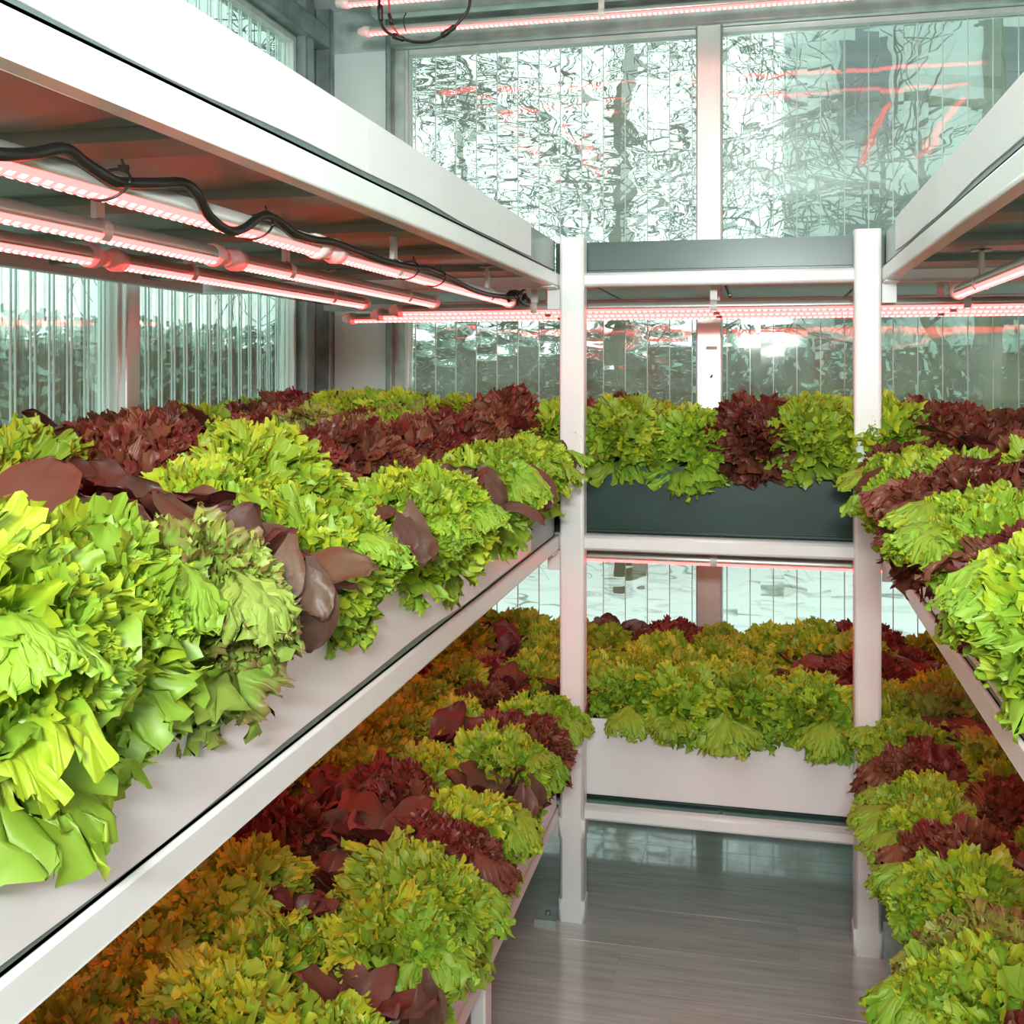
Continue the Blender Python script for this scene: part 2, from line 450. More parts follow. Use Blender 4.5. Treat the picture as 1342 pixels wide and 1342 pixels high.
def side_wall(name, X, s, wins, n0):
    """s: outward direction of the wall"""
    mb = MB()
    x0, x1 = (X - T, X) if s < 0 else (X, X + T)
    ys = [YF] + [c for w in wins for c in (w[0] - 0.02, w[1] + 0.02)] + [YB + T]
    for i in range(0, len(ys), 2):
        mb.box(x0, x1, ys[i], ys[i + 1], 0, ZC)
    mb.box(x0, x1, ys[1], ys[-2], ZW1 + 0.02, ZC).box(x0, x1, ys[1], ys[-2], 0, ZW0 - 0.02)
    struct(name, mb, M['zinc'])
    for k, (a, b) in enumerate(wins):
        window('window_%d' % (n0 + k), 'y', X, a, b, s, M['pane_side'], 0.067, pair=0.016)
LW = [(0.375, 1.365), (1.44, 2.438), (2.525, 3.500)]
side_wall('wall_left', XL, -1, LW, 3)
side_wall('wall_right', XR, 1, [(1.44, 2.438), (2.525, 3.500)], 6)
for k, yy in enumerate((2.4815, 1.4025)):
    struct('trim_%d' % (7 + k), MB().rbox('z', XL, XL + 0.03, yy - 0.032, yy + 0.032, 0, ZW1 + 0.02, 0.006), M['alu'])
struct('trim_9', MB().rbox('z', XL, XL + 0.045, 3.535, 3.60, 0, ZC, 0.006), M['zinc_dark'])
struct('trim_10', MB().rbox('y', XL, XL + 0.06, 0.0, YB - 0.05, ZW1 + 0.03, ZW1 + 0.11, 0.008), M['zinc_dark'])
struct('wall_front', MB().box(XL, XR, YF - T, YF, 0, ZC), M['wallpanel'])

# ------------------------------------------------------------------ racks
PX0, PX1 = -0.503, 0.283       # aisle faces of the two side racks
YP0, YP1 = 2.69, 2.745         # the corner posts' front and back
LV = {'top': (1.652, 1.616), 'middle': (0.984, 0.944), 'bottom': (0.292, 0.256)}   # rail top and underside
TRAY_H = {'top': 0.082, 'middle': 0.190, 'bottom': 0.205}

NAMES = {'L': 'cabled side rack', 'B': 'end rack', 'R': 'uncabled side rack'}

def rack(key, label, loc):
    return thing('growing_rack', label, 'rack', loc, 'white steel growing racks')
rL = rack('L', 'long white steel rack with a black cable looping under its top shelf', (-1.05, 1.4, 0))
rB = rack('B', 'white steel rack across the end wall, between two tall corner posts', (-0.11, 3.2, 0))
rR = rack('R', 'white steel side rack with one bare lamp tube under its top shelf', (0.75, 1.7, 0))

def post(parent, x0, x1, y0, y1, z1=1.742):
    return obj('post', MB().rbox('z', x0, x1, y0, y1, 0.006, z1, 0.008, 4), M['steel'], parent)
# corner posts of the end rack
post(rB, -0.5, -0.437, YP0, YP1)
post(rB, 0.219, 0.2815, YP0, YP1)
# sleeves at the foot of the posts
obj('post_foot', MB().rbox('z', -0.503, -0.434, YP0 - 0.003, YP1 + 0.003, 0.0, 0.055, 0.008), M['steel'], rB)
obj('post_foot', MB().rbox('z', 0.216, 0.2845, YP0 - 0.003, YP1 + 0.003, 0.0, 0.062, 0.008), M['steel'], rB)
obj('post_foot', MB().rbox('z', -0.503, -0.434, YP0 - 0.003, YP1 + 0.003, 0.215, 0.262, 0.008), M['steel'], rB)

def foot_plate(parent, x0, x1, y0, y1, upright):
    mb = MB().box(x0, x1, y0, y1, 0.0, 0.005)
    mb.box(x0, x1, y0, y0 + 0.004, 0.005, 0.012)
    if upright: mb.box(x0, x0 + 0.05, y1 - 0.004, y1, 0.005, 0.085)
    obj('foot_plate', mb, M['zinc'], parent)
    obj('anchor_bolt', MB().tube([(0.5 * (x0 + x1), 0.5 * (y0 + y1), 0.004), (0.5 * (x0 + x1), 0.5 * (y0 + y1), 0.014)], 0.008, 6), M['zinc_dark'], parent)
foot_plate(rB, -0.560, -0.505, 2.66, 2.75, False)
foot_plate(rB, 0.285, 0.345, 2.60, 2.70, True)

def rail_y(parent, face, s, y0, y1, lv):
    zt, zb = LV[lv]; a, b = sorted((face, face + s * 0.030))
    return obj('rail', MB().rbox('y', a, b, y0, y1, zb, zt, 0.0045, 4), M['steel'], parent)
def rail_x(parent, x0, x1, y0, y1, lv):
    zt, zb = LV[lv]
    return obj('rail', MB().rbox('x', x0, x1, y0, y1, zb, zt, 0.008, 5), M['steel'], parent)
YN = 0.10                      # near end of the cabled rack
YR = 0.55                      # near end of the opposite rack
for lv in LV:
    rail_y(rL, PX0, -1, YN, YP0 + 0.01, lv)
    rail_y(rL, -1.535, 1, YN, YP0 + 0.01, lv)
    rail_y(rR, PX1, 1, YR, YP0 + 0.01, lv)
    rail_y(rR, 1.19, -1, YR, YP0 + 0.01, lv)
    rail_x(rB, -0.437, 0.219, YP0 + 0.012, YP0 + 0.045, lv)
    rail_x(rB, -1.53, -0.503, YP0 + 0.03, YP0 + 0.06, lv)
    rail_x(rB, 0.2845, 1.19, YP0 + 0.03, YP0 + 0.06, lv)
    rail_x(rB, -1.53, 1.19, 3.60, 3.63, lv)
    # brackets hooking the rails to the corner posts
    zb = LV[lv][1]
    obj('bracket', MB().box(-0.536, -0.5035, YP0 - 0.06, YP0 + 0.03, zb - 0.004, zb).box(-0.536, -0.5035, YP0 + 0.026, YP0 + 0.03, zb - 0.055, zb - 0.004), M['steel'], rB)
    obj('bracket', MB().box(0.285, 0.318, YP0 - 0.05, YP0 + 0.03, zb - 0.004, zb).box(0.285, 0.318, YP0 + 0.026, YP0 + 0.03, zb - 0.05, zb - 0.004), M['steel'], rB)
# legs of the side racks, set back under the lowest trays and standing behind the trays
for yy in (1.955, 0.90):
    obj('leg', MB().rbox('z', -0.535, -0.505, yy, yy + 0.05, 0.0, LV['bottom'][1] + 0.005, 0.004), M['steel'], rL)
    obj('leg', MB().rbox('z', 0.285, 0.315, yy - 0.5, yy - 0.45, 0.0, LV['bottom'][1] + 0.005, 0.004), M['steel'], rR)

# undersides of the shelves: sheets and hat-shaped strips, repeated along the rack
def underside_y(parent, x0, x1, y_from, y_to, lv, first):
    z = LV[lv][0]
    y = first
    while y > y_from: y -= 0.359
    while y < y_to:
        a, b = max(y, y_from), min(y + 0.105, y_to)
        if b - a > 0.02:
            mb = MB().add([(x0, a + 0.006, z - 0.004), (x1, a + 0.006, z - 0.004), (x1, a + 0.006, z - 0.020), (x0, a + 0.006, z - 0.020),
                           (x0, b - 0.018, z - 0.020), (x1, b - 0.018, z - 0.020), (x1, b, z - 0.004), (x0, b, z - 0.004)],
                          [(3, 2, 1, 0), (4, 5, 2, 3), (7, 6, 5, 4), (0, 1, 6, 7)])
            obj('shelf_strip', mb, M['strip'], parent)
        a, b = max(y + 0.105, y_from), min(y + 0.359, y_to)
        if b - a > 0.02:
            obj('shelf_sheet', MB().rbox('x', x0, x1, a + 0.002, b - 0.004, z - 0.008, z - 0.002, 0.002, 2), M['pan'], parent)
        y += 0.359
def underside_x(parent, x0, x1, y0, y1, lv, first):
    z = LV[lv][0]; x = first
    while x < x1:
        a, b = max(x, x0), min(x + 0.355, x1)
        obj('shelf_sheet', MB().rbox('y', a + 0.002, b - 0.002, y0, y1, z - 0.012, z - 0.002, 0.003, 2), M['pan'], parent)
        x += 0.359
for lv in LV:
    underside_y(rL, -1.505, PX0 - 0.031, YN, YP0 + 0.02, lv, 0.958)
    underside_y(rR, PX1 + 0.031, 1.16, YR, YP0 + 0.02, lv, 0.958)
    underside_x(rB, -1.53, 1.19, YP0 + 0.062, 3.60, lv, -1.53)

# ------------------------------------------------------------------ trays
def tray_y(face, s, y0, y1, lv, label, panel_end, joint):
    """long tray on a side rack; white panels cover the dark liner up to panel_end"""
    z0 = LV[lv][0]; z1 = z0 + TRAY_H[lv]
    fx = face - s * 0.002                      # aisle side of the panel
    lx = fx + (-0.012 if s > 0 else 0.012) * -1 * 1
    bx = face + s * 0.98 if s < 0 else face + s * 0.86
    t = thing('growing_tray', label, 'tray', ((face + bx) / 2, (y0 + y1) / 2, z0), 'growing trays on the racks')
    def xb(a, b): return (min(a, b), max(a, b))
    la = face + s * 0.0048; lb = face + s * 0.014
    mb = MB()
    a, b = xb(la, lb); mb.box(a, b, y0, y1, z0 + 0.0005, z1 - 0.004)
    a, b = xb(bx, bx - s * 0.008); mb.box(a, b, y0, y1, z0 + 0.0005, z1)
    a, b = xb(la, bx); mb.box(a, b, y0, y0 + 0.008, z0 + 0.0005, z1 - 0.004); mb.box(a, b, y1 - 0.008, y1, z0 + 0.0005, z1 - 0.004)
    mb.box(a, b, y0 + 0.008, y1 - 0.008, z0 + 0.0005, z0 + 0.004)
    obj('liner', mb, M['liner_side'], t)
    if lv != 'top':
        a, b = xb(lb, bx - s * 0.008)
        obj('growing_board', MB().box(a, b, y0 + 0.008, y1 - 0.008, z1 - 0.050, z1 - 0.030), M['board'], t)
    # the white panels, their lower edge slightly wavy
    cuts = [y0] + [j for j in joint] + [panel_end]
    for k in range(len(cuts) - 1):
        a, b = cuts[k] + 0.0008, cuts[k + 1] - 0.0008
        n = max(8, int((b - a) / 0.06)); vs = []; fs = []
        for i in range(n + 1):
            yy = a + (b - a) * i / n
            wv = 0.0115 + 0.0035 * sin(yy * 5.1 + 0.6) + 0.0015 * sin(yy * 13)
            if lv == 'bottom': wv = 0.003
            if lv == 'top': wv *= 0.8
            for x in (face + s * 0.0047, face + s * 0.0022):
                vs += [(x, yy, z0 + wv), (x, yy, z1)]
        for i in range(n):
            o = i * 4; p = o + 4
            fs += [(o, o + 1, p + 1, p), (o + 2, p + 2, p + 3, o + 3), (o + 1, o + 3, p + 3, p + 1), (o, p, p + 2, o + 2)]
        fs += [(0, 2, 3, 1), (n * 4, n * 4 + 1, n * 4 + 3, n * 4 + 2)]
        obj('front_panel', MB().add(vs, fs), M['panel'], t)
    return t

def tray_x(x0, x1, y0, y1, lv, label, white):
    z0 = LV[lv][0]; z1 = z0 + TRAY_H[lv] - (0.0 if lv != 'middle' else 0.015)
    t = thing('growing_tray', label, 'tray', ((x0 + x1) / 2, (y0 + y1) / 2, z0), 'growing trays on the racks')
    mb = MB().box(x0, x1, y0, y0 + 0.008, z0 + 0.0005, z1).box(x0, x1, y1 - 0.008, y1, z0 + 0.0005, z1)
    mb.box(x0, x0 + 0.008, y0 + 0.008, y1 - 0.008, z0 + 0.0005, z1).box(x1 - 0.008, x1, y0 + 0.008, y1 - 0.008, z0 + 0.0005, z1)
    mb.box(x0 + 0.008, x1 - 0.008, y0 + 0.008, y1 - 0.008, z0 + 0.0005, z0 + 0.004)
    obj('liner', mb, M['liner'], t)
    obj('liner_lip', MB().rbox('x', x0, x1, y0 - 0.004, y0 - 0.0002, z0 + 0.002, z0 + 0.010, 0.0015, 2), M['liner'], t)
    if lv != 'top':
        obj('growing_board', MB().box(x0 + 0.008, x1 - 0.008, y0 + 0.008, y1 - 0.008, z1 - 0.050, z1 - 0.030), M['board'], t)
    if white:
        obj('front_panel', MB().rbox('x', x0, x1, y0 - 0.010, y0 - 0.003, z0 + 0.014, z1 + 0.006, 0.002, 2), M['panel'], t)
    return t

tray_y(PX0, -1, YN, YP0 - 0.022, 'top', 'low white-fronted tray on the cabled rack, topmost shelf', 2.37, [1.33])
tray_y(PX0, -1, YN, YP0 - 0.022, 'middle', 'long white-fronted lettuce tray on the cabled rack, middle shelf', 2.37, [])
tray_y(PX0, -1, YN, YP0 - 0.004, 'bottom', 'long white-fronted lettuce tray on the cabled rack, lowest shelf', 2.675, [])
tray_y(PX1, 1, YR, YP0 - 0.022, 'top', 'low white-fronted tray above the single bare lamp tube, topmost shelf', 2.46, [])
tray_y(PX1, 1, YR, YP0 - 0.022, 'middle', 'white-fronted lettuce tray on the uncabled side rack, middle shelf', 2.50, [])
tray_y(PX1, 1, YR, YP0 - 0.004, 'bottom', 'white-fronted lettuce tray on the uncabled side rack, lowest shelf', 2.675, [])
tray_x(-0.52, 0.30, YP1 + 0.004, 3.60, 'top', 'low dark green empty tray on top of the end rack', False)
tray_x(-1.50, 1.16, YP1 + 0.004, 3.60, 'middle', 'dark green lettuce tray on the end rack, middle shelf', False)
tray_x(-1.50, 1.16, YP1 + 0.014, 3.60, 'bottom', 'white-fronted lettuce tray on the end rack, lowest shelf', True)

# ------------------------------------------------------------------ lamps
def lamp_tube(axis, side, z, l0, l1, label, group, r=0.0145, hang=0.04, chips=True, caps=True, clips=()):
    """LED grow tube: aluminium upper half, glowing lower half, chips, end caps, clips up to the shelf"""
    mid = (l0 + l1) / 2
    loc = (mid, side, z) if axis == 'x' else (side, mid, z)
    t = thing('grow_lamp', label, 'lamp', loc, group)
    c = (side, z)
    obj('lamp_housing', MB().arc_prism(axis, c, r, -0.35, pi + 0.35, l0, l1, 10), M['housing'], t)
    obj('lamp_lens', MB().arc_prism(axis, (side, z - 0.0002), r * 0.97, pi + 0.38, 2 * pi - 0.38, l0 + 0.002, l1 - 0.002, 8, close=False), M['lens'], t)
    if chips:
        mb = MB(); n = max(2, int((l1 - l0) / 0.0165)); w = 0.0046
        for i in range(n):
            e = l0 + 0.02 + (l1 - l0 - 0.04) * i / (n - 1)
            for sg in (-0.52, 0.52):
                a0 = 1.5 * pi + sg - 0.20; a1 = 1.5 * pi + sg + 0.20
                if axis == 'x':
                    q = [(e - w, side + (r + .0006) * cos(a), z + (r + .0006) * sin(a)) for a in (a0, a1)] + [(e + w, side + (r + .0006) * cos(a), z + (r + .0006) * sin(a)) for a in (a1, a0)]
                else:
                    q = [(side + (r + .0006) * cos(a), e - w, z + (r + .0006) * sin(a)) for a in (a0, a1)] + [(side + (r + .0006) * cos(a), e + w, z + (r + .0006) * sin(a)) for a in (a1, a0)]
                mb.add(q, [(0, 1, 2, 3)])
        o = obj('led_chips', mb, M['chip'], t, kind='stuff')
    if caps:
        for e, d in ((l0, -1), (l1, 1)):
            prof = [(e - d * 0.016, r + 0.003), (e + d * 0.004, r + 0.0045), (e + d * 0.008, r + 0.003), (e + d * 0.012, r + 0.001), (e + d * 0.026, r - 0.002)]
            pts = [((q, side, z) if axis == 'x' else (side, q, z)) for q, _ in prof]
            obj('end_cap', MB().tube(pts, [k for _, k in prof], 14), M['cap'], t)
    for e in clips:
        w = 0.009
        mb = MB()
        if axis == 'x':
            mb.box(e - w, e + w, side - 0.004, side + 0.004, z + r, z + hang)
            mb.arc_prism('x', c, r + 0.0028, -0.9, pi + 0.9, e - w, e + w, 12, close=False)
            mb.box(e - w, e + w, side - 0.018, side + 0.018, z + hang - 0.003, z + hang)
        else:
            mb.box(side - 0.004, side + 0.004, e - w, e + w, z + r, z + hang)
            mb.arc_prism('y', c, r + 0.0028, -0.9, pi + 0.9, e - w, e + w, 12, close=False)
            mb.box(side - 0.018, side + 0.018, e - w, e + w, z + hang - 0.003, z + hang)
        obj('clip', mb, M['clip'], t)
    return t

ZT = 1.578
for key, shelf, dz in (('top', 'top', 0.0), ('middle', 'middle', LV['middle'][0] - LV['top'][0])):
    vis = key == 'top'
    g = "lamp tubes under the cabled rack's %s shelf" % shelf
    h = LV['top'][0] - 0.009 - ZT
    for x, nm, sp in ((-0.615, 'aisle-side', 1.455), (-0.815, 'middle', 1.53), (-1.005, 'wall-side', 1.495)):
        lamp_tube('y', x, ZT + dz, YN + 0.2, sp - 0.03, "pink %s lamp tube under the cabled rack's %s shelf, camera end" % (nm, shelf), g, hang=h, chips=vis, caps=vis, clips=(0.86, 1.2) if x < -0.7 else (0.5,))
        lamp_tube('y', x, ZT + dz, sp + 0.03, 2.62, "pink %s lamp tube under the cabled rack's %s shelf, corner end" % (nm, shelf), g, hang=h, chips=vis, caps=vis, clips=(1.75, 2.4))
    for x, nm in ((0.43, 'aisle-side'), (0.80, 'wall-side')):
        lamp_tube('y', x, ZT + dz, YR + 0.1, 2.55, "pink %s lamp tube under the uncabled side rack's %s shelf" % (nm, shelf), "lamp tubes under the uncabled rack's shelves", hang=h, chips=vis, caps=vis, clips=(0.8, 2.3))
    for yy, nm, x0 in ((2.86, 'front', -0.99), (3.06, 'middle', -1.12), (3.26, 'rear', -1.29)):
        lamp_tube('x', yy, ZT + dz - 0.006, x0, 0.98, "pink %s lamp tube with visible diodes along the end rack's %s shelf" % (nm, shelf), "lamp tubes under the end rack's shelves", hang=h + 0.004, chips=vis, caps=vis, clips=(-0.6, -0.12, 0.5))
# tubes below the ceiling
lamp_tube('x', 3.363, 2.53, -1.278, 0.80, 'pink ceiling lamp tube nearest the end windows', 'ceiling lamp tubes', hang=ZC - 2.53, clips=(-0.49, 0.3))
lamp_tube('x', 3.07, 2.525, -1.236, 0.80, 'pink ceiling lamp tube with a black cable dangling from it', 'ceiling lamp tubes', hang=ZC - 2.525, clips=(-0.7, 0.3))
for x, nm in ((-1.13, 'above the cabled rack, wall side'), (-0.86, 'above the cabled rack, aisle side'), (0.52, 'above the uncabled rack, aisle side'), (0.81, 'above the uncabled rack, wall side')):
    lamp_tube('y', x, 2.525, 1.5, 2.92, 'pink ceiling lamp tube ' + nm + ', mirrored in the window', 'ceiling lamp tubes', hang=ZC - 2.525, clips=(1.8, 2.6))
# backing profile above the ceiling tubes by the end wall
for yy, nm in ((3.363, 'nearest the end windows'), (3.07, 'further from the end windows')):
    p = thing('lamp_profile', 'pale metal profile above the pink ceiling tube ' + nm, 'profile', (-0.24, yy, 2.60), 'ceiling lamp profiles')
    obj('profile_body', MB().rbox('x', -1.25, 1.0, yy - 0.03, yy + 0.03, 2.575, 2.63, 0.008), M['zinc'], p)
    for x in (-1.0, -0.1, 0.8):
        obj('hanger', MB().box(x - 0.012, x + 0.012, yy - 0.0285, yy + 0.0285, 2.63, ZC), M['zinc_dark'], p)

# ------------------------------------------------------------------ cables
def spline(pts, k=6):
    pts = [Vector(p) for p in pts]; out = []
    for i in range(len(pts) - 1):
        p0 = pts[max(i - 1, 0)]; p1 = pts[i]; p2 = pts[i + 1]; p3 = pts[min(i + 2, len(pts) - 1)]
        for j in range(k):
            t = j / k
            out.append(0.5 * ((2 * p1) + (p2 - p0) * t + (2 * p0 - 5 * p1 + 4 * p2 - p3) * t * t + (3 * p1 - p0 - 3 * p2 + p3) * t ** 3))
    out.append(pts[-1]); return out

XCAB = -0.590
wp = [(-60, 190), (0, 202), (45, 201), (85, 195), (112, 214), (148, 236), (170, 240), (205, 240), (240, 240), (258, 254), (274, 283), (300, 302), (320, 299), (344, 283), (362, 288), (385, 305), (410, 314), (437, 318), (470, 330), (510, 344), (545, 351), (562, 353), (590, 365), (620, 380), (650, 388), (676, 389)]
cable = thing('power_cable', "black power cable snaking along the lamp tube under the cabled rack's top shelf", 'cable', (XCAB, 1.3, 1.6))
path = spline([on_x(u, v, XCAB - (0.0 if k % 2 else 0.004)) for k, (u, v) in enumerate(wp)], 6)
obj('sheath', MB().tube(path, 0.0056, 8), M['rubber'], cable)
coil = []
e = on_x(676, 389, XCAB)
for i in range(46):
    t = i / 45 * 2 * pi * 2.6
    coil.append(e + Vector((0.010 + 0.018 * sin(t * 0.7), -0.02 + 0.055 * cos(t) + 0.02 * i / 45, 0.016 * sin(t) - 0.004)))
obj('spare_loop', MB().tube(coil, 0.005, 7), M['rubber'], cable)
for (u, v), sc in (((162, 235), 1.0), ((351, 285), 1.0), ((545, 350), 0.9), ((580, 360), 0.9)):
    p = on_x(u, v, XCAB)
    zc = ZT
    ring = []
    for i in range(25):
        a = 2 * pi * i / 24
        top = max(p.z + 0.006, zc + 0.017); bot = zc - 0.0165
        ring.append((-0.606 + 0.022 * cos(a), p.y + 0.012 * sin(a * 1), (top + bot) / 2 + (top - bot) / 2 * sin(a)))
    mb = MB().tube(ring, 0.0016, 6)
    mb.box(-0.602, -0.594, p.y + 0.009, p.y + 0.016, max(p.z + 0.004, zc + 0.015), max(p.z + 0.010, zc + 0.021))
    mb.tube([(-0.598, p.y + 0.013, max(p.z + 0.01, zc + 0.02)), (-0.596, p.y + 0.006, max(p.z + 0.015, zc + 0.025))], 0.0013, 5)
    obj('zip_tie', mb, M['rubber'], cable)

YC = 3.02
cc = thing('ceiling_cable', 'black connector cable drooping from the ceiling tubes by the pale corner', 'cable', (-1.0, YC, 2.5))
pts = [on_y(u, v, YC) for u, v in ((499, -40), (497, 0), (498, 24), (505, 40), (522, 49), (545, 55), (568, 53), (588, 42), (604, 26), (615, 8), (616, -30))]
obj('sheath', MB().tube(spline(pts, 7), 0.0048, 8), M['rubber'], cc)
for (a, b, r) in (((498, 6), (499, 28), 0.0095), ((514, 46), (530, 52), 0.0095), ((578, 48), (597, 34), 0.0095)):
    A = on_y(*a, YC); B = on_y(*b, YC)
    obj('plug', MB().tube([A, A.lerp(B, 0.1), A.lerp(B, 0.5), A.lerp(B, 0.55), B.lerp(A, 0.1), B], [r * .6, r, r, r * .8, r * .9, r * .6], 10), M['rubber'], cc)
rc = thing('red_lead', 'thin red lead hanging beside the black ceiling connector cable', 'cable', (-1.0, YC - 0.02, 2.5))
pts = [on_y(u, v, YC - 0.02) for u, v in ((508, -30), (510, 8), (511, 20), (513, 27), (514, 34), (520, 42), (524, 47))]
obj('sheath', MB().tube(spline(pts, 6), 0.0028, 7), M['red_cable'], rc)
obj('plug', MB().tube([on_y(510, 18, YC - .02), on_y(514, 33, YC - .02)], 0.006, 8), M['rubber'], rc)
hk = thing('hanging_hook', 'short wire hook holding the ceiling tube beside the black connectors', 'hook', on_y(529, 20, 3.34))
obj('wire', MB().tube(spline([on_y(u, v, 3.34) for u, v in ((527, -40), (528, 0), (532, 16), (529, 24), (530, 34), (532, 41))], 5), 0.002, 6), M['rubber'], hk)

# little things: sticker and bolt on the mullion, plant label
c = on_y(932.5, 456, YB - 0.036)
st = obj('sticker', MB().box(c.x - 0.019, c.x + 0.019, YB - 0.0362, YB - 0.0352, c.z - 0.006, c.z + 0.006), M['sticker'], at=(c.x, YB - 0.0352, c.z))
st['label'] = 'small grey printed sticker on the pale upright between the end windows'; st['category'] = 'sticker'
c = on_y(932, 494, YB - 0.036)
bo = obj('hook_screw', MB().tube([(c.x, YB - 0.0351, c.z), (c.x, YB - 0.048, c.z), (c.x + 0.004, YB - 0.052, c.z + 0.006)], 0.004, 8), M['zinc_dark'], at=(c.x, YB - 0.035, c.z))
bo['label'] = 'tiny dark screw in the pale upright between the end windows'; bo['category'] = 'screw'
c = on_y(838, 541, 2.80)
pt = thing('plant_label', "pink plastic plant label stuck among the end rack's middle lettuces", 'label', (c.x, 2.80, 1.14))
obj('label_blade', MB().box(c.x - 0.008, c.x + 0.008, 2.799, 2.801, 1.14, c.z + 0.015), M['tag'], pt)

# ------------------------------------------------------------------ lettuces
def leaf_grid(f, nr, nt, rim=1.0):
    vs = []; uv = []; fs = []
    for i in range(nr + 1):
        a = 1 - (1 - i / nr) ** rim
        for j in range(nt + 1):
            b = -1 + 2 * j / nt
            vs.append(f(a, b)); uv.append((0.5 + 0.5 * b, a))
    k = nt + 1
    for i in range(nr):
        for j in range(nt):
            fs.append((i * k + j, (i + 1) * k + j, (i + 1) * k + j + 1, i * k + j + 1))
    return vs, uv, fs

def frilly(seed, L=0.088, nr=10, nt=150, phi=1.25, amp=1.0):
    """fan-shaped blade, blistered, with a tightly ruffled and toothed rim"""
    R = random.Random(seed)
    p = [R.uniform(0, 6.28) for _ in range(12)]
    q = pi * min(1.0, nt / 150)
    n1 = R.uniform(4, 6); n2 = R.uniform(10, 13) * q; n3 = R.uniform(19, 23) * q; n4 = R.uniform(34, 39) * q
    tooth = [R.uniform(-1, 1) for _ in range(nt + 1)]
    curl = R.uniform(0.25, 0.6)
    sh = Vector((R.uniform(0, 50), R.uniform(0, 50), R.uniform(0, 50)))
    def f(a, b):
        rim = a ** 5; mid = a ** 4
        m3 = 0.6 + 0.6 * sin(3.1 * b + p[8]); m4 = 0.6 + 0.6 * sin(5.3 * b + p[9])
        ph = b * phi * (0.30 + 0.70 * min(1, a * 1.35)) + 0.06 * rim * cos(n3 * b + p[4])
        r = L * a * (1 - 0.14 * b * b + 0.07 * sin(5 * b + p[6]) + 0.04 * sin(11 * b + p[9])) + rim * (0.005 * m3 * cos(n2 * b + p[5]) + 0.003 * m4 * sin(n4 * b + p[7]))
        y = curl * L * a * a + 0.10 * max(0.0, a - 0.62) ** 2
        y += amp * (0.008 * a * sin(n1 * b + p[1]) + 0.005 * mid * m4 * sin(n2 * b + p[2] + 5 * a) + 0.003 * rim * m3 * sin(n3 * b + p[3] + 4 * a))
        y += 0.0035 * sin(20 * a + p[11] + 3 * b) * sin(10 * b + p[0]) * (1 - rim)
        x = r * sin(ph) + 0.010 * b * (1 - a); z = r * cos(ph)
        if a > 0.999:
            j = int(round((b + 1) / 2 * nt)); z += 0.0022 * tooth[j]; y += 0.0015 * tooth[(j * 3) % (nt + 1)]
        v = Vector((x, y, z))
        v = v + noise.noise_vector(v * 62 + sh) * (0.013 * a ** 2.2) + noise.noise_vector(v * 150 + sh) * (0.0085 * a ** 3.5)
        return v
    return leaf_grid(f, nr, nt, 1.5)

def frill_ribbon(R, c, nrm, L, h, ns=56, na=4):
    """a length of ruffled leaf rim standing out of the head along nrm"""
    t1 = nrm.orthogonal().normalized()
    t1 = (Matrix.Rotation(R.uniform(0, 6.28), 3, nrm) @ t1)
    t2 = nrm.cross(t1)
    p = [R.uniform(0, 6.28) for _ in range(9)]
    k1 = 2 * pi / R.uniform(0.028, 0.040); k2 = 2 * pi / R.uniform(0.0068, 0.0095); k3 = 2 * pi / R.uniform(0.0036, 0.0046)
    vs = []; uv = []; fs = []
    sh = Vector((R.uniform(0, 50), R.uniform(0, 50), R.uniform(0, 50)))
    tilt = R.uniform(-0.9, 0.9); roll = R.uniform(-0.014, 0.014)
    for i in range(ns + 1):
        s_ = (i / ns - 0.5) * L
        m = 0.65 + 0.45 * sin(s_ * 95 + p[3])
        hh = h * (1 - 1.3 * (i / ns - 0.5) ** 2) * (1 + 0.10 * sin(s_ * 150 + p[4]))
        lobe = 0.0026 * sin(k2 * s_ * 0.93 + p[5]) + 0.0022 * sin(k3 * s_ + p[6])
        for j in range(na + 1):
            a = j / na
            w = 0.009 * sin(k1 * s_ + p[0]) * (0.5 + 0.5 * a) + 0.0022 * a ** 1.6 * m * sin(k2 * s_ + p[1] + 0.8 * a)
            q = c + nrm * (hh * a + lobe * a ** 3 - 0.5 * s_ * s_ / 0.09) + t1 * s_ + t2 * (w + tilt * hh * a + roll * a ** 3)
            q = q + noise.noise_vector(q * 72 + sh) * (0.0082 * a ** 1.2) + noise.noise_vector(q * 165 + sh) * (0.0046 * a ** 1.8)
            vs.append(q); uv.append((i / ns, 0.45 + 0.55 * a))
    k = na + 1
    for i in range(ns):
        for j in range(na):
            fs.append((i * k + j, (i + 1) * k + j, (i + 1) * k + j + 1, i * k + j + 1))
    return vs, uv, fs

def spoon(seed, L=0.122, nr=14, nt=12):
    R = random.Random(seed)
    p = [R.uniform(0, 6.28) for _ in range(4)]
    sh = Vector((R.uniform(0, 50), R.uniform(0, 50), R.uniform(0, 50)))
    Wd = R.uniform(0.028, 0.041); cup = R.uniform(-0.5, 0.9); curl = R.uniform(0.15, 0.75); fold = R.uniform(-0.2, 0.5)
    def f(a, b):
        if a > 0.62: w = Wd * math.sqrt(max(0.0, 1 - ((a - 0.62) / 0.38) ** 2))
        else:
            t = a / 0.62; w = 0.007 + (Wd - 0.007) * t * t * (3 - 2 * t)
        x = b * w; z = L * a
        y = curl * L * a ** 2.2 - cup * b * b * w * 0.6 + 0.007 * a * abs(b) * sin(7 * a + 4 * b + p[0]) + 0.003 * sin(16 * a + p[1]) * abs(b) * a
        x += 0.006 * sin(3 * a + p[2]) * a
        z -= 0.25 * max(0, a - 0.75) * L * curl
        v = Vector((x, y, z))
        return v + noise.noise_vector(v * 38 + sh) * (0.009 * a) + noise.noise_vector(v * 110 + sh) * (0.0022 * a)
    return leaf_grid(f, nr, nt, 1.9)

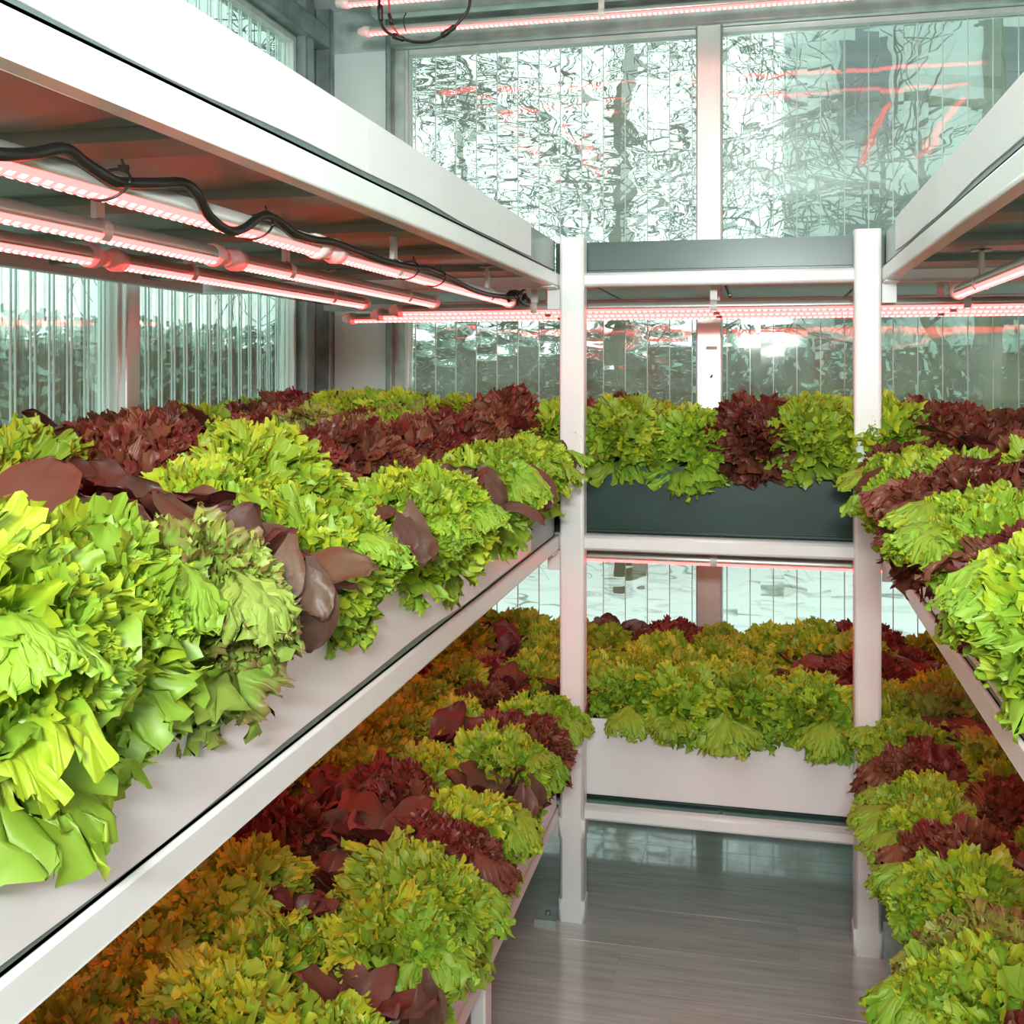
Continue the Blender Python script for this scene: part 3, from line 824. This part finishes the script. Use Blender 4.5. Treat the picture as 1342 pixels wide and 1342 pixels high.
def leaf_mesh(name, g, m):
    mb = MB(); mb.add(g[0], g[2], True); mb.uv = g[1]
    return mb.mesh(name, m)

FR = {}
for kind, n in (('green', 8), ('red', 7), ('bronze', 4)):
    FR[kind] = [leaf_mesh(kind + '_frilled_leaf', frilly(hash((kind, i)) % 9999 if False else 100 * len(kind) + i, amp=1.0 if kind != 'red' else 1.1), M[kind]) for i in range(n)]
FR['smooth'] = [leaf_mesh('smooth_leaf', spoon(300 + i), M['smooth']) for i in range(9)]

def heart_mesh(kind, seed):
    """the crowded inner leaves of one head, joined"""
    R = random.Random(seed); mb = MB(); mb.uv = []
    if kind == 'smooth':
        n = 9
        for k in range(n):
            g = spoon(seed * 31 + k, L=0.10, nr=9, nt=6)
            Mx = Matrix.Rotation(k * 2.4 + R.uniform(-.3, .3), 4, 'Z') @ Matrix.Rotation(-math.radians(4 + 32 * k / n + R.uniform(-5, 5)), 4, 'X') @ Matrix.Scale(R.uniform(0.75, 1.1), 4)
            mb.add([Mx @ Vector(p) + Vector((0, 0, 0.0)) for p in g[0]], g[2], True); mb.uv += g[1]
    else:
        # inner blades, then a dome of ruffled rims over them
        for k in range(9):
            g = frilly(seed * 17 + k, L=0.098, nr=8, nt=76, phi=1.1)
            Mx = Matrix.Rotation(k * 2.4 + R.uniform(-.3, .3), 4, 'Z') @ Matrix.Rotation(-math.radians(6 + 62 * k / 9 + R.uniform(-6, 6)), 4, 'X')
            mb.add([Mx @ Vector(p) for p in g[0]], g[2], True); mb.uv += [(a, b * 0.8) for a, b in g[1]]
        n = 96
        lp = [R.uniform(0, 6.28) for _ in range(3)]
        for k in range(n):
            th = math.acos(1 - 1.22 * (k + 0.5) / n); az = k * 2.39996 + R.uniform(-.3, .3)
            d = Vector((sin(th) * cos(az), sin(th) * sin(az), cos(th)))
            rr = R.uniform(0.84, 1.10) * (1 + 0.20 * sin(th) * sin(3 * az + lp[0]) + 0.12 * sin(2 * az + lp[1]) * sin(2 * th + lp[2]))
            c = Vector((d.x * 0.066 * rr, d.y * 0.066 * rr, 0.038 + d.z * 0.060 * rr))
            g = frill_ribbon(R, c, (d + Vector((R.uniform(-.4, .4), R.uniform(-.4, .4), 0.35 + R.uniform(-.3, .3)))).normalized(), R.uniform(0.040, 0.070), R.uniform(0.020, 0.036))
            mb.add(g[0], g[2], True); mb.uv += g[1]
    return mb.mesh(kind + '_heart', M[kind])
HEART = {k: [heart_mesh(k, 50 + i) for i in range(6)] for k in ('green', 'red', 'bronze', 'smooth')}
KNAME = {'green': 'green_curly_lettuce', 'red': 'red_curly_lettuce', 'bronze': 'bronze_curly_lettuce', 'smooth': 'red_smooth_lettuce'}
KLAB = {'green': 'lime green curly lettuce', 'red': 'dark red curly lettuce', 'bronze': 'bronze-tipped green curly lettuce', 'smooth': 'dark red smooth-leaved lettuce'}
ORD = ['first', 'second', 'third', 'fourth', 'fifth', 'sixth', 'seventh', 'eighth', 'ninth', 'tenth', 'eleventh', 'twelfth', 'thirteenth', 'fourteenth', 'fifteenth', 'sixteenth', 'seventeenth', 'eighteenth', 'nineteenth', 'twentieth']
LEAFN = [0]

def add_leaf(root, me, R, az, tilt, scale, off=(0, 0, 0), roll=0.0):
    o = D.objects.new('leaf', me)
    o.parent = root; o.location = off
    o.rotation_euler = (Matrix.Rotation(az, 3, 'Z') @ Matrix.Rotation(-tilt, 3, 'X') @ Matrix.Rotation(roll, 3, 'Y')).to_euler()
    o.scale = (scale, scale, scale * R.uniform(0.92, 1.08))
    COL.objects.link(o); LEAFN[0] += 1
    return o

def lettuce(kind, loc, scale, label, group, R, lean=None, lean_deg=0.0, near=2.0, drape=None, n_drape=0):
    root = thing(KNAME[kind], label, 'lettuce', loc, group)
    rz = R.uniform(0, 6.28)
    q = Matrix.Rotation(rz, 3, 'Z')
    if lean is not None and lean_deg:
        ax = Vector((0, 0, 1)).cross(Vector(lean)).normalized()
        q = Matrix.Rotation(math.radians(lean_deg), 3, ax) @ q
    if lean is None:
        q = Matrix.Rotation(R.uniform(0, 0.30), 3, Vector((cos(rz * 3), sin(rz * 3), 0))) @ q
    root.rotation_euler = q.to_euler()
    root.scale = (scale * R.uniform(0.95, 1.1), scale * R.uniform(0.95, 1.1), scale)
    scale = scale
    h = D.objects.new('heart_leaves', R.choice(HEART[kind])); h.parent = root; h['kind'] = 'stuff'
    COL.objects.link(h)
    n = 7 if near < 1.5 else (5 if near < 2.4 else 3)
    if kind == 'smooth': n += 5
    for k in range(n):
        az = 2 * pi * (k + R.uniform(-.25, .25)) / n
        if kind == 'smooth':
            add_leaf(root, R.choice(FR[kind]), R, az, math.radians(R.uniform(14, 62)), R.uniform(0.8, 1.2), roll=R.uniform(-.5, .5))
        else:
            add_leaf(root, R.choice(FR[kind]), R, az, math.radians(R.uniform(42, 80)), R.uniform(0.8, 1.1), roll=R.uniform(-.3, .3))
    # leaves of edge plants that hang out over the tray's panel
    if drape is not None:
        inv = q.transposed()
        if kind != 'smooth' and n_drape > 2:
            lobe = D.objects.new('hanging_leaves', R.choice(HEART[kind])); lobe.parent = root; lobe['kind'] = 'stuff'
            dr = Vector(drape)
            lobe.location = inv @ ((dr * 0.050 + Vector((-dr.y, dr.x, 0)) * R.uniform(-.02, .02) + Vector((0, 0, 0.045))) / scale)
            lobe.rotation_euler = (inv @ (Matrix.Rotation(math.radians(R.uniform(72, 100)), 3, Vector((0, 0, 1)).cross(dr).normalized()) @ Matrix.Rotation(R.uniform(0, 6.28), 3, 'Z'))).to_euler()
            k = R.uniform(0.50, 0.70) * (0.8 if near < 1.0 else 1); lobe.scale = (k, k, k)
            COL.objects.link(lobe)
        for k in range(n_drape if near > 1.0 else 1):
            dr = Vector(drape)
            side = Vector((-dr.y, dr.x, 0))
            az = math.atan2(dr.y, dr.x) - pi / 2 + R.uniform(-.75, .75)
            tilt = math.radians(R.uniform(72, 122))
            off = dr * (R.uniform(0.076, 0.090) if abs(dr.x) > 0.5 else R.uniform(0.092, 0.104)) + side * R.uniform(-.05, .05) + Vector((0, 0, R.uniform(0.034, 0.066) + (0.03 if abs(dr.x) > 0.5 else 0)))
            if kind == 'smooth':      # hang broadside to the aisle's open end
                off += dr * 0.008; tilt = math.radians(R.uniform(105, 150))
                td = dr + Vector((0, -1, 0)) * R.uniform(0.6, 1.8)
                az = math.atan2(td.y, td.x) - pi / 2
            o = D.objects.new('leaf', R.choice(FR[kind]))
            o.parent = root
            o.location = inv @ (off / scale)
            rot = Matrix.Rotation(az, 3, 'Z') @ Matrix.Rotation(-tilt, 3, 'X') @ Matrix.Rotation(R.uniform(-.4, .4), 3, 'Y')
            o.rotation_euler = (inv @ rot).to_euler()
            s = R.uniform(0.6, 0.92) * (0.8 if near < 1.0 or kind == 'smooth' else 1); o.scale = (s, s, s)
            COL.objects.link(o); LEAFN[0] += 1
    return root

def in_view(p, m=90):
    q = project(p)
    return q is not None and -m - 60 / q[2] < q[0] < 1342 + m + 60 / q[2] and q[1] < 1342 + 120

def choose(R, w):
    t = R.random() * sum(w.values())
    for k, x in w.items():
        t -= x
        if t <= 0: return k
    return 'green'

COUNT = {}
def put(kind, loc, R, rackname, shelf, rowname, idx, ref, sc=1.0, **kw):
    label = "%s, %s's %s shelf, %s row, %s from %s" % (KLAB[kind], rackname, shelf, rowname, ORD[idx], ref)
    g = "lettuces on the %s's %s shelf" % (rackname, shelf)
    COUNT[kind] = COUNT.get(kind, 0) + 1
    return lettuce(kind, loc, sc * R.uniform(0.95, 1.26), label, g, R, near=project(loc)[2], **kw)

ROWN_Y = ['aisle', 'second', 'third', 'fourth', 'fifth', 'sixth', 'seventh', 'eighth']
STEP = 0.152
EDGE = {('L', 'middle'): 'smooth green green smooth green smooth green green smooth green smooth bronze green green green'.split(),
        ('L', 'bottom'): 'green red green smooth green red green green smooth green red green smooth green green'.split(),
        ('R', 'middle'): 'red green smooth green green red green green red green green'.split(),
        ('R', 'bottom'): 'green red green green red green bronze green red green'.split()}

def side_plants(key, s, lv, y_first, n, cols, base_z, seed):
    """columns run along the rack, index counted from the corner post"""
    R = random.Random(seed)
    face = PX0 if s < 0 else PX1
    for c in range(cols):
        for i in range(n):
            y = y_first - STEP * i + R.uniform(-.02, .02) + (0.06 if c % 2 else 0)
            x = face + s * (0.062 + STEP * c * 0.98) + R.uniform(-.015, .015)
            p = (x, y, base_z + R.uniform(-0.012, 0.012) + (-0.034 + (0.022 if y < 0.85 else 0) if c == 0 and lv == 'middle' else 0.006))
            q = project((x, y, base_z + 0.1))
            if q is None or q[2] < 0.42 or not in_view((x, y, base_z + 0.1)): continue
            if lv == 'bottom':
                lim = 1333 - 0.848 * q[0] if s < 0 else 728 + 1.476 * (q[0] - 1158)
                if q[1] < lim - 25: continue
            if (key, lv) == ('L', 'middle') and c == 1 and i in (11, 12):
                kind = 'smooth'
            elif c == 0:
                kind = EDGE[(key, lv)][i % len(EDGE[(key, lv)])]
            elif lv == 'middle':
                kind = choose(R, {'green': 0.15 if c > 1 else 0.20, 'red': 0.42, 'smooth': 0.36, 'bronze': 0.06})
            else:
                kind = choose(R, {'green': 0.58, 'red': 0.22, 'smooth': 0.18, 'bronze': 0.02})
            kw = {}
            if (key, lv) == ('L', 'middle') and c == 1 and i in (11, 12):
                kw = dict(sc=1.05, lean=(-s, -0.4, 0), lean_deg=24); p = (p[0] + 0.03, p[1], p[2] + 0.02)
            if c == 0:
                if kind == 'smooth': kw = dict(lean=(-s, 0, 0), lean_deg=R.uniform(10, 20), drape=(-s, 0, 0), n_drape=3, sc=0.9)
                else: kw = dict(sc=1.0, lean=(-s, 0, 0), lean_deg=R.uniform(20, 34), drape=(-s, 0, 0), n_drape=3)
            put(kind, p, R, NAMES[key], lv, ROWN_Y[c], i, 'corner post', **kw)

Z_MID = LV['middle'][0] + TRAY_H['middle'] - 0.028
Z_BOT = LV['bottom'][0] + TRAY_H['bottom'] - 0.028
side_plants('L', -1, 'middle', 2.60, 15, 7, Z_MID + 0.015, 11)
side_plants('L', -1, 'bottom', 2.60, 13, 7, Z_BOT, 12)
side_plants('R', 1, 'middle', 2.60, 11, 5, Z_MID, 13)
side_plants('R', 1, 'bottom', 2.60, 11, 5, Z_BOT, 14)

FRONT = {'middle': ('green', 'green', 'green', 'red', 'green', 'green'), 'bottom': ('smooth', 'green', 'green', 'green', 'green', 'green')}

def end_plants(lv, base_z, seed):
    R = random.Random(seed)
    rown = ['front', 'second', 'third', 'fourth', 'fifth', 'wall-side']
    n = 17
    for r in range(6):
        for i in range(n):
            x = -1.43 + 0.155 * i + R.uniform(-.018, .018) + (0.05 if r % 2 else 0)
            y = YP1 + 0.075 + 0.138 * r + R.uniform(-.015, .015)
            p = (x, y, base_z + R.uniform(-0.012, 0.015))
            q = project((x, y, base_z + 0.1))
            if not in_view((x, y, base_z + 0.1)): continue
            if lv == 'bottom':
                if q[1] < 1333 - 0.848 * q[0] - 10 or q[1] < 728 + 1.476 * (q[0] - 1158) - 10: continue
            if r == 0 and 6 <= i <= 11:
                kind = FRONT[lv][i - 6]
            elif lv == 'middle':
                kind = choose(R, {'green': 0.34, 'red': 0.38, 'smooth': 0.24, 'bronze': 0.04})
            else:
                kind = choose(R, {'green': 0.58, 'red': 0.20, 'smooth': 0.20, 'bronze': 0.02})
            kw = {}
            if r == 0:
                kw = dict(lean=(0, -1, 0), lean_deg=R.uniform(5, 15) if lv == 'middle' else R.uniform(0, 5), drape=(0, -1, 0), n_drape=0 if lv == 'middle' else 2)
                p = (p[0], p[1] - (0.008 if lv == 'middle' else -0.010), p[2] + (0.036 if lv == 'middle' else 0.022))
            put(kind, p, R, NAMES['B'], lv, rown[r], i, 'cabled-side wall', sc=(1.2 if r == 0 or x < -1 else 1.14) if lv == 'middle' else 0.93, **kw)
end_plants('middle', LV['middle'][0] + TRAY_H['middle'] - 0.040, 15)
end_plants('bottom', Z_BOT, 16)

# ------------------------------------------------------------------ outside
g = struct('ground', MB().box(-40, 40, -20, 60, -0.25, -0.16), M['ground'])

def tree(name, label, base, h, r0, seed, lean=(0, 0), limbs=9, first=0.25, reach=2.6, forced=()):
    R = random.Random(seed)
    t = thing(name, label, 'tree', base, 'bare trees outside')
    base = Vector(base)
    tp = []; rr = []
    for i in range(9):
        k = i / 8
        tp.append(base + Vector((lean[0] * k + 0.06 * sin(5 * k + seed), lean[1] * k, h * k))); rr.append(r0 * (1 - 0.75 * k))
    obj('trunk', MB().tube(tp, rr, 9), M['bark'], t)
    tw = MB()
    def branch(p, d, L, r, depth, mb):
        pts = [p]; rs = [r]; n = 6
        for i in range(n):
            d = (d + Vector((R.uniform(-.35, .35), R.uniform(-.35, .35), R.uniform(-.25, .22)))).normalized()
            if p.y < 4.6 and d.y < 0: d.y = abs(d.y)
            p = p + d * (L / n); pts.append(p); rs.append(max(0.004, r * (1 - 0.8 * (i + 1) / n)))
        mb.tube(pts, rs, 6 if depth == 0 else 4, cap=False)
        if depth < 3:
            for i in range(5 if depth == 0 else 4):
                k = R.randint(1, n); q = pts[k]
                dd = (d + Vector((R.uniform(-1, 1), R.uniform(-1, 1), R.uniform(-.5, .6)))).normalized()
                branch(q, dd, L * R.uniform(0.42, 0.62), max(0.006, rs[k] * 0.6), depth + 1, tw)
    items = []
    for i in range(limbs):
        k = first + (0.97 - first) * i / limbs
        a = i * 2.4 + R.uniform(-.5, .5)
        items.append((k, Vector((cos(a), sin(a) * 0.8, R.uniform(-.05, .5))).normalized(), reach * R.uniform(0.7, 1.1) * (1.1 - 0.5 * k), r0 * 0.42 * (1 - 0.6 * k)))
    for k, d, L, r in forced:
        items.append((k, Vector(d).normalized(), L, r))
    for k, d, L, r in items:
        j = min(7, int(k * 8)); p = tp[j].lerp(tp[j + 1], k * 8 - j)
        mb = MB(); branch(p, d, L, r, 0, mb)
        obj('limb', mb, M['bark'], t)
    obj('twigs', tw, M['twig'], t, kind='stuff')
    return t
tree('bare_tree', 'bare tree with a straight dark trunk beyond the first end window', (-0.95, 7.4, -0.16), 7.0, 0.085, 3, limbs=24, first=0.22, reach=2.5)
tree('bare_tree', 'mossy bare tree with long crooked limbs close beyond the second end window', (1.52, 7.4, -0.16), 6.8, 0.12, 5, limbs=8, first=0.2, reach=2.2,
     forced=((0.36, (-1, -.1, .45), 1.9, 0.05), (0.22, (-1, .0, .35), 1.6, 0.045), (0.5, (-1, .1, .1), 1.8, 0.04)))
tree('bare_tree', 'slender bare tree furthest beyond the first end window', (-2.6, 8.6, -0.16), 6.5, 0.07, 8, limbs=22, first=0.2, reach=2.6)

def hedge(name, label, x0, x1, y0, y1, h, seed):
    R = random.Random(seed)
    t = thing(name, label, 'hedge', ((x0 + x1) / 2, (y0 + y1) / 2, -0.16), 'hedges outside')
    mb = MB(); mb.box(x0 + 0.15, x1 - 0.15, y0 + 0.15, y1 - 0.15, -0.16, h - 0.12)
    obj('branches', mb, M['bark'], t)
    lf = MB(); n = int((x1 - x0 + y1 - y0) * 700)
    for i in range(n):
        x = R.uniform(x0, x1); y = R.uniform(y0, y1); z = R.uniform(-0.12, h)
        f = R.random()
        if f < 0.4: y = y0 + R.uniform(-.05, .18)
        elif f < 0.7: x = (x1 if abs(x1) < abs(x0) else x0) + R.uniform(-.15, .1)
        else: z = h + R.uniform(-.15, .1)
        s = R.uniform(0.03, 0.06)
        a = Vector((R.uniform(-1, 1), R.uniform(-1, 1), R.uniform(-1, 1))).normalized() * s
        b = a.orthogonal().normalized() * s * 0.6
        p = Vector((x, y, z))
        lf.add([p - a, p + b, p + a, p - b], [(0, 1, 2, 3)])
    obj('foliage', lf, M['hedge'], t, kind='stuff')
hedge('hedge', 'dark clipped hedge across the yard beyond the end windows', -6, 7, 9.6, 10.8, 1.75, 21)
hedge('hedge', 'dark hedge running beyond the cabled side windows', -6.2, -5.0, -3, 9.4, 1.75, 22)

bl = thing('apartment_building', 'tall grey building beyond the second end window', 'building', (5.3, 15.0, -0.16))
obj('facade', MB().box(0.35, 10, 13.5, 17, -0.16, 9.0), M['render'], bl)
for i in range(4):
    for j in range(3):
        x = 0.95 + i * 1.9; z = 1.9 + j * 2.5
        f = obj('window_frame', MB().box(x, x + 0.75, 13.44, 13.5, z, z + 1.5), M['render'], bl)
        obj('window_pane', MB().box(x + 0.05, x + 0.7, 13.42, 13.4395, z + 0.05, z + 1.45), M['glazing'], f)

print('LETTUCE', COUNT, sum(COUNT.values()), 'leaves', LEAFN[0], 'objects', len(D.objects))
